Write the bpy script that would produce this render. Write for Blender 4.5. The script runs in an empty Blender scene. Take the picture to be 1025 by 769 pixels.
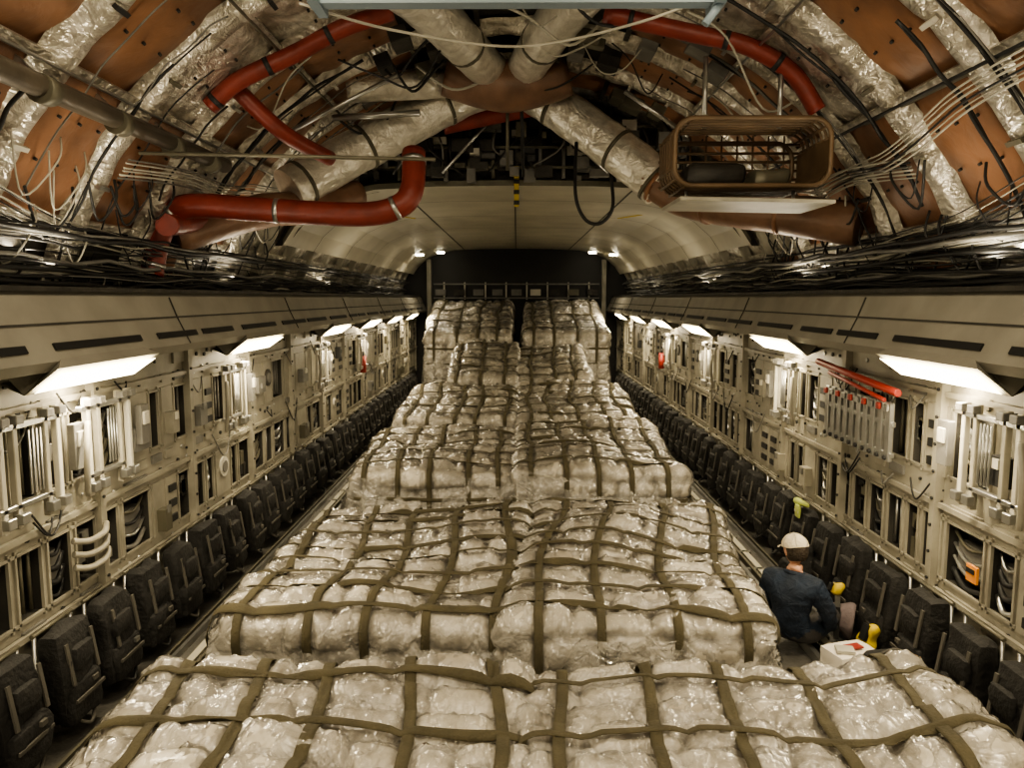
import bpy, math, random
from mathutils import Vector, noise, Matrix, Euler
random.seed(7)
R=random.Random(11)
sc=bpy.context.scene
try: sc.view_settings.look='AgX - Medium High Contrast'
except Exception: pass
# ------------------------------------------------------------------ materials
def mat(name,col,rough=.6,metal=0,bump=0,bscale=20,var=0,vscale=4,col2=None,coat=0,dist=0,emit=None,estr=0,detail=4,spec=.5):
    m=bpy.data.materials.new(name); m.use_nodes=True
    nt=m.node_tree; b=nt.nodes['Principled BSDF']
    b.inputs['Base Color'].default_value=(*col,1); b.inputs['Roughness'].default_value=rough
    b.inputs['Metallic'].default_value=metal; b.inputs['Specular IOR Level'].default_value=spec
    b.inputs['Coat Weight'].default_value=coat; b.inputs['Coat Roughness'].default_value=.12
    tc=nt.nodes.new('ShaderNodeTexCoord')
    if var>0:
        n=nt.nodes.new('ShaderNodeTexNoise'); n.inputs['Scale'].default_value=vscale; n.inputs['Detail'].default_value=7
        nt.links.new(tc.outputs['Object'],n.inputs['Vector'])
        r=nt.nodes.new('ShaderNodeValToRGB')
        c2=col2 if col2 else tuple(c*(1-var) for c in col)
        r.color_ramp.elements[0].position=.35; r.color_ramp.elements[1].position=.65
        r.color_ramp.elements[0].color=(*c2,1); r.color_ramp.elements[1].color=(*col,1)
        nt.links.new(n.outputs['Fac'],r.inputs['Fac']); nt.links.new(r.outputs['Color'],b.inputs['Base Color'])
    if bump>0:
        n=nt.nodes.new('ShaderNodeTexNoise'); n.inputs['Scale'].default_value=bscale; n.inputs['Detail'].default_value=detail
        n.inputs['Distortion'].default_value=dist
        nt.links.new(tc.outputs['Object'],n.inputs['Vector'])
        u=nt.nodes.new('ShaderNodeBump'); u.inputs['Strength'].default_value=bump; u.inputs['Distance'].default_value=.03
        nt.links.new(n.outputs['Fac'],u.inputs['Height']); nt.links.new(u.outputs['Normal'],b.inputs['Normal'])
    if emit:
        b.inputs['Emission Color'].default_value=(*emit,1); b.inputs['Emission Strength'].default_value=estr
    return m
def crinkle_mat(name,c_lo,c_hi,rough,metal,s1,s2,dist,strength,attr=False,coat=0,film=False,an=(1,.62,1),lohi=(.38,.66),bd=.09):
    m=bpy.data.materials.new(name); m.use_nodes=True; nt=m.node_tree; b=nt.nodes['Principled BSDF']; N=nt.nodes.new; Lk=nt.links.new
    tc=N('ShaderNodeTexCoord'); hs=[]
    for s,wt,ro in((s1,1.0,.5),(s2,.4,-.7)):
        n=N('ShaderNodeTexNoise'); n.inputs['Scale'].default_value=s; n.inputs['Detail'].default_value=2.5; n.inputs['Distortion'].default_value=dist
        mp=N('ShaderNodeMapping'); mp.inputs['Scale'].default_value=an ; mp.inputs['Rotation'].default_value=(0,0,ro)
        Lk(tc.outputs['Object'],mp.inputs[0]); Lk(mp.outputs[0],n.inputs['Vector'])
        a=N('ShaderNodeMath'); a.operation='SUBTRACT'; a.inputs[1].default_value=.5; Lk(n.outputs['Fac'],a.inputs[0])
        c=N('ShaderNodeMath'); c.operation='ABSOLUTE'; Lk(a.outputs[0],c.inputs[0])
        d=N('ShaderNodeMath'); d.operation='MULTIPLY'; d.inputs[1].default_value=-wt; Lk(c.outputs[0],d.inputs[0]); hs.append(d)
    ad=N('ShaderNodeMath'); Lk(hs[0].outputs[0],ad.inputs[0]); Lk(hs[1].outputs[0],ad.inputs[1])
    u=N('ShaderNodeBump'); u.inputs['Strength'].default_value=strength; u.inputs['Distance'].default_value=bd
    Lk(ad.outputs[0],u.inputs['Height']); Lk(u.outputs['Normal'],b.inputs['Normal'])
    n=N('ShaderNodeTexNoise'); n.inputs['Scale'].default_value=5; n.inputs['Detail'].default_value=6; n.inputs['Distortion'].default_value=1
    Lk(tc.outputs['Object'],n.inputs['Vector'])
    if film:
        out=nt.nodes['Material Output']; nt.nodes.remove(b)
        tr=N('ShaderNodeBsdfTransparent'); df=N('ShaderNodeBsdfDiffuse'); gl=N('ShaderNodeBsdfGlossy')
        df.inputs[0].default_value=(*c_hi,1); gl.inputs[0].default_value=(1,1,1,1); gl.inputs['Roughness'].default_value=rough
        Lk(u.outputs[0],df.inputs['Normal']); Lk(u.outputs[0],gl.inputs['Normal'])
        mr=N('ShaderNodeMapRange'); mr.inputs[1].default_value=.38; mr.inputs[2].default_value=.68; mr.inputs[3].default_value=.12; mr.inputs[4].default_value=.48
        Lk(n.outputs['Fac'],mr.inputs[0])
        m1=N('ShaderNodeMixShader'); Lk(mr.outputs[0],m1.inputs[0]); Lk(tr.outputs[0],m1.inputs[1]); Lk(df.outputs[0],m1.inputs[2])
        fr=N('ShaderNodeFresnel'); fr.inputs[0].default_value=1.55; Lk(u.outputs[0],fr.inputs['Normal'])
        mu=N('ShaderNodeMath'); mu.operation='MULTIPLY'; mu.inputs[1].default_value=1.25; mu.use_clamp=True; Lk(fr.outputs[0],mu.inputs[0])
        m2=N('ShaderNodeMixShader'); Lk(mu.outputs[0],m2.inputs[0]); Lk(m1.outputs[0],m2.inputs[1]); Lk(gl.outputs[0],m2.inputs[2])
        Lk(m2.outputs[0],out.inputs['Surface']); return m
    r=N('ShaderNodeValToRGB'); r.color_ramp.elements[0].position=lohi[0]; r.color_ramp.elements[1].position=lohi[1]
    r.color_ramp.elements[0].color=(*c_lo,1); r.color_ramp.elements[1].color=(*c_hi,1)
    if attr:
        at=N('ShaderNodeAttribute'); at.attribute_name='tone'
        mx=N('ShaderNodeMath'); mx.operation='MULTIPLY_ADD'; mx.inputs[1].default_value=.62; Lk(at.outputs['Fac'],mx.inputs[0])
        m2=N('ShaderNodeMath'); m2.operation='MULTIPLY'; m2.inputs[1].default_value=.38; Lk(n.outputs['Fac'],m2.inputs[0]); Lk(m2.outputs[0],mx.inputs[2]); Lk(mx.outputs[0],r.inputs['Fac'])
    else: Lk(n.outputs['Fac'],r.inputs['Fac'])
    Lk(r.outputs['Color'],b.inputs['Base Color'])
    b.inputs['Roughness'].default_value=rough; b.inputs['Metallic'].default_value=metal; b.inputs['Coat Weight'].default_value=coat; b.inputs['Coat Roughness'].default_value=.1
    return m
M={}
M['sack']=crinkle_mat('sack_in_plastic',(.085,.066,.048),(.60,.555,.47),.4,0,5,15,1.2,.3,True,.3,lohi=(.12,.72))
M['film']=crinkle_mat('clear_plastic_film',(.6,.6,.5),(.78,.74,.66),.2,0,3.2,9,2.0,.62,film=True,an=(1,.36,1),bd=.11)
M['silver']=crinkle_mat('silver_blanket',(.40,.37,.31),(.86,.82,.74),.3,.75,5,15,1.4,.75)
M['duct']=crinkle_mat('silver_duct_wrap',(.56,.53,.46),(.80,.77,.69),.3,.55,5,16,1.2,.38)
M['strap']=mat('khaki_webbing',(.080,.068,.037),.85,0,.3,80,.3,6)
M['wall']=mat('wall_paint',(.32,.30,.243),.42,0,.08,15,.35,3.5)
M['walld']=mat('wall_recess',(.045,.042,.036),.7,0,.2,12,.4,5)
M['ledge']=mat('ledge_paint',(.26,.245,.205),.5,0,.05,10,.2,3)
M['black']=mat('black_rubber',(.012,.012,.012),.55)
M['cloth']=mat('black_cloth',(.013,.0125,.012),.8,0,.5,30,.3,8)
M['grayw']=mat('gray_webbing',(.075,.07,.06),.8)
M['white']=mat('white_paint',(.54,.515,.44),.4,0,.05,20,.2,4)
M['brown']=mat('copper_brown_panel',(.29,.145,.078),.38,.15,.3,6,.5,2.2,(.15,.078,.046),dist=.8)
M['tan']=mat('tan_duct',(.22,.125,.08),.42,.1,.25,9,.35,4)
M['bask']=mat('brown_composite',(.14,.09,.048),.5,.1,.1,9,.35,4)
M['red']=mat('red_duct',(.21,.032,.020),.45,0,.25,12,.35,5)
M['dark']=mat('dark_structure',(.045,.041,.034),.6,.2,.4,9,.5,4)
M['olive']=mat('olive_metal',(.14,.13,.095),.5,.4,.1,12,.3,4)
M['pipe']=mat('brown_pipe',(.12,.10,.075),.4,.3,.1,12,.3,4)
M['metal']=mat('bare_metal',(.5,.5,.48),.3,.9,.1,25,.2,5)
M['cream']=mat('cream_panel',(.50,.47,.375),.45,0,.06,4,.2,1.5)
M['floor']=mat('cargo_deck',(.11,.105,.095),.5,.3,.2,30,.4,3)
M['yellow']=mat('yellow_fabric',(.6,.45,.03),.6,0,.2,20,.2,5)
M['hivis']=mat('hivis_fabric',(.42,.48,.14),.6)
M['orange']=mat('orange_label',(.7,.27,.05),.6)
M['redp']=mat('red_paint',(.28,.035,.025),.4)
M['navy']=mat('navy_jacket',(.010,.020,.040),.8,0,.8,14,.4,9,dist=.8)
M['trous']=mat('gray_trousers',(.06,.055,.055),.8,0,.3,18,.3,6)
M['skin']=mat('skin',(.50,.28,.19),.5,0,.05,60)
M['hair']=mat('dark_hair',(.03,.02,.012),.7,0,.8,60)
M['cap']=mat('cap_cloth',(.66,.59,.46),.85,0,.4,50,.15,12)
M['blue']=mat('blue_gray_frame',(.22,.28,.33),.5)
M['paper']=mat('paper_white',(.75,.70,.62),.6)
M['mauve']=mat('mauve_fleece',(.15,.12,.125),.9,0,.4,25,.3,6)
M['gray']=mat('gray_box',(.17,.165,.15),.5,.1,.1,20,.3,6)
M['lens']=mat('lamp_lens',(1,.95,.8),.5,emit=(1,.86,.57),estr=13)
M['spot']=mat('downlight_lens',(1,.95,.8),.5,emit=(1,.88,.65),estr=30)
M['wirew']=mat('white_wire',(.36,.345,.29),.45)
# ------------------------------------------------------------------ mesh builder
def smooth_path(pts,sub=6):
    P=[Vector(p) for p in pts]
    if len(P)<3: return P
    out=[]
    for i in range(len(P)-1):
        p0=P[max(i-1,0)];p1=P[i];p2=P[i+1];p3=P[min(i+2,len(P)-1)]
        for k in range(sub):
            t=k/sub
            out.append(.5*((2*p1)+(-p0+p2)*t+(2*p0-5*p1+4*p2-p3)*t*t+(-p0+3*p1-3*p2+p3)*t**3))
    out.append(P[-1]); return out
class B:
    def __init__(s): s.v=[];s.f=[];s.m=[];s.sm=[];s.mats=[]
    def mi(s,k):
        if k not in s.mats: s.mats.append(k)
        return s.mats.index(k)
    def quad(s,a,b,c,d,k,sm=False):
        n=len(s.v); s.v+= [tuple(a),tuple(b),tuple(c),tuple(d)]; s.f.append((n,n+1,n+2,n+3)); s.m.append(s.mi(k)); s.sm.append(sm)
    def box(s,c,z,k,rot=None):
        n=len(s.v); c=Vector(c)
        M3=Euler(rot).to_matrix() if rot else None
        for i in range(8):
            p=Vector(((i&1)-.5,((i>>1)&1)-.5,((i>>2)&1)-.5)); p=Vector((p.x*z[0],p.y*z[1],p.z*z[2]))
            if M3: p=M3@p
            s.v.append(tuple(c+p))
        for f in [(0,2,3,1),(4,5,7,6),(0,1,5,4),(2,6,7,3),(0,4,6,2),(1,3,7,5)]:
            s.f.append(tuple(n+i for i in f)); s.m.append(s.mi(k)); s.sm.append(False)
    def tube(s,pts,r,k,n=8,cap=True,wob=0):
        P=[Vector(p) for p in pts]; base=len(s.v)
        prev=None
        L=len(P)
        for i,p in enumerate(P):
            t=(P[min(i+1,L-1)]-P[max(i-1,0)])
            if t.length<1e-9: t=Vector((0,0,1))
            t.normalize()
            if prev is None:
                a=t.orthogonal().normalized()
            else:
                a=prev-t*prev.dot(t)
                a=a.normalized() if a.length>1e-6 else t.orthogonal().normalized()
            prev=a; b=t.cross(a)
            rr=r(i/(L-1)) if callable(r) else r
            for j in range(n):
                an=2*math.pi*j/n
                q=rr*(1+ (noise.noise(p*9+Vector((j*.7,0,0)))*wob if wob else 0))
                s.v.append(tuple(p+a*math.cos(an)*q+b*math.sin(an)*q))
        m=s.mi(k)
        for i in range(L-1):
            for j in range(n):
                s.f.append((base+i*n+j,base+i*n+(j+1)%n,base+(i+1)*n+(j+1)%n,base+(i+1)*n+j)); s.m.append(m); s.sm.append(True)
        if cap:
            s.f.append(tuple(base+j for j in range(n))[::-1]); s.m.append(m); s.sm.append(False)
            s.f.append(tuple(base+(L-1)*n+j for j in range(n))); s.m.append(m); s.sm.append(False)
    def rbox(s,c,z,r,k,seg=6,wob=0,rot=None,fn=None):
        c=Vector(c); h=Vector(z)/2; m=s.mi(k); sd=R.random()*50
        M3=Euler(rot).to_matrix() if rot else None
        for ax in range(3):
            for sg in(-1,1):
                base=len(s.v); u=(ax+1)%3; w=(ax+2)%3
                for i in range(seg+1):
                    for j in range(seg+1):
                        p=Vector((0,0,0)); p[ax]=sg*h[ax]; p[u]=(2*i/seg-1)*h[u]; p[w]=(2*j/seg-1)*h[w]
                        q=Vector([max(-h[a]+r,min(h[a]-r,p[a])) for a in range(3)])
                        d=p-q; d.normalize(); o=q+d*r
                        if wob: o+=d*noise.noise(o*7+Vector((sd,sd,0)))*wob
                        if fn: o=fn(o,h)
                        if M3: o=M3@o
                        s.v.append(tuple(c+o))
                for i in range(seg):
                    for j in range(seg):
                        a=base+i*(seg+1)+j
                        f=(a,a+seg+1,a+seg+2,a+1)
                        s.f.append(f if sg>0 else f[::-1]); s.m.append(m); s.sm.append(True)
    def disc(s,c,nrm,r,k,th=.02,n=20):
        c=Vector(c); nrm=Vector(nrm).normalized(); s.tube([c-nrm*th/2,c+nrm*th/2],r,k,n)
    def obj(s,name,bevel=0,merge=False,parent=None,tone=None):
        me=bpy.data.meshes.new(name); me.from_pydata(s.v,[],s.f)
        for k in s.mats: me.materials.append(M[k])
        me.polygons.foreach_set('material_index',s.m); me.polygons.foreach_set('use_smooth',s.sm)
        if tone:
            at=me.attributes.new('tone','FLOAT','POINT'); at.data.foreach_set('value',tone)
        if merge:
            import bmesh
            bm=bmesh.new(); bm.from_mesh(me); bmesh.ops.remove_doubles(bm,verts=bm.verts,dist=.0004); bm.to_mesh(me); bm.free()
        me.update()
        o=bpy.data.objects.new(name,me); sc.collection.objects.link(o)
        if bevel:
            md=o.modifiers.new('bevel','BEVEL'); md.width=bevel; md.segments=1; md.limit_method='ANGLE'
        if parent: o.parent=parent
        return o
CY0,CY1=-3.0,22.0
FC,FR=1.75,3.6     # fuselage centre height, radius
def arc(th,r,y,s=1): return Vector((s*r*math.cos(th),y,FC+r*math.sin(th)))
# ------------------------------------------------------------------ floor
b=B()
b.quad((-3.1,CY0,0),(3.1,CY0,0),(3.1,CY1,0),(-3.1,CY1,0),'floor')
b.obj('floor')
b=B()
for s in(-1,1):
    for x,w,h,k in((2.24,.04,.07,'metal'),(2.34,.025,.05,'olive'),(2.42,.06,.035,'cream'),(2.56,.03,.05,'metal'),(2.63,.02,.03,'olive')):
        b.box((s*x,(CY0+CY1)/2,h/2),(w,CY1-CY0,h),k)
    y=CY0+.2
    while y<CY1:
        b.box((s*2.36,y,.02),(.24,.05,.03),'gray'); y+=.5
b.obj('floor_rail')
# ------------------------------------------------------------------ side walls
def wall(side,name):
    rr=random.Random(3 if side<0 else 5)
    b=B(); g=B()
    X=2.95
    P=lambda x,y,z: (side*x,y,z)
    ys=[CY0]
    while ys[-1]<CY1-.3: ys.append(ys[-1]+rr.choice([.22,.3,.38,.48,.3]))
    ys[-1]=CY1
    zs=[0,.62,.74,1.22,1.34,1.46,1.98,2.10,2.30]
    for i in range(len(ys)-1):
        y0,y1=ys[i],ys[i+1]; w=y1-y0
        for j in range(len(zs)-1):
            z0,z1=zs[j],zs[j+1]
            op=(j==2 and rr.random()<.68) or (j==5 and rr.random()<.5)
            if not op:
                b.quad(P(X,y0,z0),P(X,y1,z0),P(X,y1,z1),P(X,y0,z1),'wall')
                if j in(1,3,4,6,7):
                    if rr.random()<.4: g.box(P(X-.012,(y0+y1)/2,(z0+z1)/2),(.02,w*.7,(z1-z0)*.55),rr.choice(['wall','gray','wall','wall']))
                    for q in range(3):
                        if rr.random()<.6: g.disc(P(X-.004,y0+w*(.2+.3*q),(z0+z1)/2+rr.uniform(-.03,.03)),(1,0,0),rr.choice([.012,.018]),rr.choice(['black','metal','black']),.02,8)
                elif j in(2,5):
                    g.box(P(X-.008,(y0+y1)/2,(z0+z1)/2),(.02,w-.03,z1-z0-.03),'wall')
                    t=rr.random()
                    zc=(z0+z1)/2
                    if t<.2:
                        g.disc(P(X-.02,(y0+y1)/2,zc+.05),(1,0,0),min(.1,w*.33),rr.choice(['white','gray','walld']),.03)
                        g.disc(P(X-.03,(y0+y1)/2,zc+.05),(1,0,0),min(.06,w*.2),'gray',.03)
                    elif t<.5:
                        g.box(P(X-.05,(y0+y1)/2,zc+rr.uniform(-.1,.1)),(.08,w*.5,.18),rr.choice(['gray','black','wall','olive']))
                        g.box(P(X-.095,(y0+y1)/2,zc),(.02,w*.2,.06),rr.choice(['black','gray','gray','white','black','gray']))
                    elif t<.75:
                        for q in range(3): g.box(P(X-.02,(y0+y1)/2,z0+.1+.13*q),(.03,w*.55,.06),'black')
            else:
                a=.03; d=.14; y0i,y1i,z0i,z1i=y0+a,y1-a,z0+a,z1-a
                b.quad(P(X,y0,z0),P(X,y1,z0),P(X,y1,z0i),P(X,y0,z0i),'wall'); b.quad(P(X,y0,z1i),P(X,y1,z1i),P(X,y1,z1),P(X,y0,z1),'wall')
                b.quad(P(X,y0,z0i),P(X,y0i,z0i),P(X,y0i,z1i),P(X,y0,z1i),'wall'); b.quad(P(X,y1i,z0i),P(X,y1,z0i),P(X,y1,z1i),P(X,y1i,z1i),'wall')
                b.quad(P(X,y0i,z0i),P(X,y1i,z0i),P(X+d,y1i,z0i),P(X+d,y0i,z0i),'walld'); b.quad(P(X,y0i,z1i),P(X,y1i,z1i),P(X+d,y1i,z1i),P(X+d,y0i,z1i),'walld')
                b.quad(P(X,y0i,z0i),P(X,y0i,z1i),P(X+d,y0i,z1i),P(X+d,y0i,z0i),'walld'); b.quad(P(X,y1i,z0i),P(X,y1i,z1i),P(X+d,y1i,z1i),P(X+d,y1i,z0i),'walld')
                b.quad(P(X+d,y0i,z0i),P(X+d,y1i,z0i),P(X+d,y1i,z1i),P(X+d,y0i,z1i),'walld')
                for (yy,zz,sy,sz) in((y0i,(z0+z1)/2,.018,z1-z0),(y1i,(z0+z1)/2,.018,z1-z0),((y0+y1)/2,z0i,w,.018),((y0+y1)/2,z1i,w,.018)):
                    g.box(P(X-.006,yy,zz),(.02,sy,sz),'wall')
                t=rr.random()
                if t<.3:
                    n=int(w/.07); k=rr.choice(['gray','metal','olive','gray'])
                    for q in range(1,n): g.tube([P(X+.05,y0+q*w/n,z0+.05),P(X+.05,y0+q*w/n,z1-.05)],.014,k,6)
                elif t<.6:
                    for q in range(4):
                        zc=z0+.09+q*(z1-z0-.12)/4
                        pts=[P(X+.03+.03*math.sin(q),y0+.04,zc),P(X+.02,(y0+y1)/2,zc-.04),P(X+.05,y1-.04,zc+.03)]
                        g.tube(smooth_path(pts,4),rr.choice([.012,.02]),rr.choice(['gray','metal','olive','black']),6)
                    g.box(P(X+.08,(y0+y1)/2,(z0+z1)/2),(.08,w*.6,.2),'gray')
                else:
                    for q in range(4):
                        g.box(P(X+.07,rr.uniform(y0+.08,y1-.08),rr.uniform(z0+.08,z1-.08)),(.1,rr.uniform(.05,.12),rr.uniform(.05,.16)),rr.choice(['gray','metal','black','olive','dark']))
    y=CY0+.6
    while y<CY1:
        g.box(P(X-.03,y,1.45),(.06,.07,1.68),'wall')
        for q in range(8): g.disc(P(X-.065,y,.75+q*.19),(1,0,0),.012,'black',.012,8)
        y+=1.5
    for z,k in((1.28,'wall'),(.68,'wall'),(2.05,'wall')): g.box(P(X-.025,(CY0+CY1)/2,z),(.03,CY1-CY0,.035),k)
    for q in range(30):
        y=rr.uniform(1,20); z=rr.choice([1.35,1.4,2.1,2.0]); L=rr.uniform(.15,.5)
        pts=[P(X-.03,y,z),P(X-.07,y+L*.3,z-L*.5),P(X-.05,y+L*.7,z-L*.45),P(X-.03,y+L,z-.02)]
        g.tube(smooth_path(pts,5),.007,rr.choice(['black','black','gray']),5)
    o=b.obj(name); 
    g.obj('wall_fittings',bevel=0).parent=o
wall(-1,'wall_left'); wall(1,'wall_right')
# ledge (overhead trim) ----------------------------------------------------
LY=[-1.6,1.6,4.78,7.75,11.2,13.9,16.6,19.3]
for side,nm in((-1,'trim_left'),(1,'trim_right')):
    b=B()
    prof=[(3.48,2.75),(2.84,2.75),(2.78,2.71),(2.72,2.55),(2.62,2.34),(2.66,2.28),(2.95,2.25)]
    for a,c in zip(prof[:-1],prof[1:]):
        b.quad((side*a[0],CY0,a[1]),(side*a[0],CY1,a[1]),(side*c[0],CY1,c[1]),(side*c[0],CY0,c[1]),'ledge')
    y=CY0; q=0
    while y<CY1:
        b.box((side*2.745,y,2.63),(.012,.008,.16),'walld',(0,side*.36,0))
        b.box((side*2.667,y,2.445),(.012,.008,.23),'walld',(0,side*.44,0))
        y+=3.0
    for k,y in enumerate(LY):
        yn=LY[k+1] if k+1<len(LY) else CY1
        a,c=y+.75,yn-.75
        for (u,v) in((a,(a+c)/2-.06),((a+c)/2+.06,c),(y-.5,y+.5)):
            b.box((side*2.652,(u+v)/2,2.42),(.014,v-u,.045),'black',(0,side*.44,0))
    b.box((side*2.716,(CY0+CY1)/2,2.55),(.012,CY1-CY0,.012),'walld')
    b.box((side*2.81,(CY0+CY1)/2,2.755),(.08,CY1-CY0,.03),'dark')
    b.obj(nm)
# wall lamps -----------------------------------------------------------------
LC=(1,.84,.57)
def arealight(name,loc,d,sx,sy,pw,col=LC):
    l=bpy.data.lights.new(name,'AREA'); l.shape='RECTANGLE'; l.size=sx; l.size_y=sy; l.energy=pw; l.color=col
    o=bpy.data.objects.new(name,l); sc.collection.objects.link(o); o.location=loc
    o.rotation_euler=Vector(d).to_track_quat('-Z','Y').to_euler(); return o
for side in(-1,1):
    for y in LY:
        b=B(); h=.56; s=side
        A=(2.575,2.285); C=(2.76,2.17)
        b.quad((s*2.655,y-h*.75,2.38),(s*2.655,y+h*.75,2.38),(s*A[0],y+h+.04,A[1]+.02),(s*A[0],y-h-.04,A[1]+.02),'ledge')
        for e in(-1,1):
            b.quad((s*2.655,y+e*h*.75,2.38),(s*A[0],y+e*(h+.04),A[1]+.02),(s*(C[0]+.02),y+e*(h+.04),C[1]-.02),(s*2.93,y+e*(h+.02),2.3),'ledge')
        b.quad((s*(C[0]+.02),y-h-.04,C[1]-.02),(s*(C[0]+.02),y+h+.04,C[1]-.02),(s*2.93,y+h+.04,2.22),(s*2.93,y-h-.04,2.22),'wall')
        b.quad((s*A[0],y-h-.04,A[1]+.02),(s*A[0],y+h+.04,A[1]+.02),(s*(C[0]+.02),y+h+.04,C[1]-.02),(s*(C[0]+.02),y-h-.04,C[1]-.02),'white')
        b.quad((s*(A[0]+.01),y-h,A[1]-.012),(s*(A[0]+.01),y+h,A[1]-.012),(s*(C[0]-.012),y+h,C[1]-.012),(s*(C[0]-.012),y-h,C[1]-.012),'lens')
        b.obj('wall_lamp')
        fade=1 if y<8 else .85
        arealight('lamp_glow',(s*2.62,y,2.17),(-s*.45,0,-.8),.14,1.1,34*fade)
        arealight('lamp_wash',(s*2.70,y,2.10),(s*.45,0,-1),.08,1.1,24*fade)
# ------------------------------------------------------------------ fuselage skin
b=B()
ribs=[]; y=-2.45
while y<21.8: ribs.append(y); y+=1.0
rr=random.Random(21)
for i in range(len(ribs)):
    y0=ribs[i]; y1=ribs[i+1] if i+1<len(ribs) else CY1
    for s in(-1,1):
        aft=y0>9.5
        segs=[12,25,41,57,73,90]
        for q in range(len(segs)-1):
            t0,t1=math.radians(segs[q]),math.radians(segs[q+1])
            if aft: k='silver'
            elif q==0: k=rr.choice(['silver','dark','brown'])
            elif q in(1,2,3): k=rr.choice(['brown','brown','brown','brown','silver'])
            else: k=rr.choice(['dark','brown','dark'])
            n=8
            base=len(b.v); mm=b.mi(k)
            for a in range(n+1):
                for c in range(n+1):
                    u=a/n; w=c/n
                    pil=(1-abs(2*u-1)**4)*(1-abs(2*w-1)**4)*.05
                    p=arc(t0+(t1-t0)*u,1,0,s); yy=y0+(y1-y0)*w
                    r=FR-pil*(1 if k!='dark' else .2)
                    p=arc(t0+(t1-t0)*u,r,yy,s)
                    p+=Vector((0,0,1))*noise.noise(p*4)*.02
                    b.v.append(tuple(p))
            for a in range(n):
                for c in range(n):
                    v=base+a*(n+1)+c; b.f.append((v,v+1,v+n+2,v+n+1)); b.m.append(mm); b.sm.append(True)
b.obj('ceiling')
b=B()
for y0 in ribs:
    for s in(-1,1):
        n=70; 
        aft=y0>9.5
        W=.105 if not aft else .06; D=.12
        prof=[(-W-.09,.03),(-W,.05),(-W*.8,D*.8),(-W*.4,D),(0,D*.98),(W*.4,D),(W*.8,D*.8),(W,.05),(W+.09,.03)]
        m_=len(prof)
        base=len(b.v); mm=b.mi('silver' if (not aft) else 'wall')
        amax=90 if not aft else 38
        for a in range(n+1):
            th=math.radians(13+(amax-13)*a/n)
            for (dy,dr) in prof:
                p=arc(th,FR-dr,y0+dy,s)
                q1=p*5
                p+=Vector((noise.noise(q1),noise.noise(q1+Vector((9,0,0))),noise.noise(q1+Vector((0,9,0)))))*.02
                p+=Vector((1,0,1))*(abs(noise.noise(p*13))-.2)*.01
                b.v.append(tuple(p))
        for a in range(n):
            for c in range(m_-1):
                v=base+a*m_+c; b.f.append((v,v+1,v+m_+1,v+m_)); b.m.append(mm); b.sm.append(True)
        if not aft:
            for th in range(20,88,13):
                t=math.radians(th+rr.uniform(-3,3)); p=arc(t,FR-D-.01,y0,s)
                b.box(p,(.03,.14,.03),rr.choice(['metal','black','white','olive']),(0,-s*t,0))
b.obj('fuselage_frame')
b=B()
for s in(-1,1):
    for th in (25,41,57,73,84):
        t=math.radians(th); y1=9.6 if th>33 else 21.8
        p=arc(t,FR-.05,0,s)
        b.box((p.x,(CY0+y1)/2,p.z),(.04,y1-CY0,.05),'silver' if th in(25,41,57) else 'dark',(0,-s*t,0))
        if th<70: b.tube([(p.x*.985,CY0,p.z-.06),(p.x*.985,y1,p.z-.06)],.012,rr.choice(['metal','olive','black']),6)
    for y0 in ribs:
        if y0<.5 or y0>8.6: continue
        for th in(31,36,47,52,63,68):
            for dy in(.28,.5,.72):
                p=arc(math.radians(th),FR-.065,y0+dy,s); c=Vector((0,y0+dy,FC))
                b.disc(p,(c-p),.011,'black',.02,8)
b.obj('fuselage_stringer')
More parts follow.
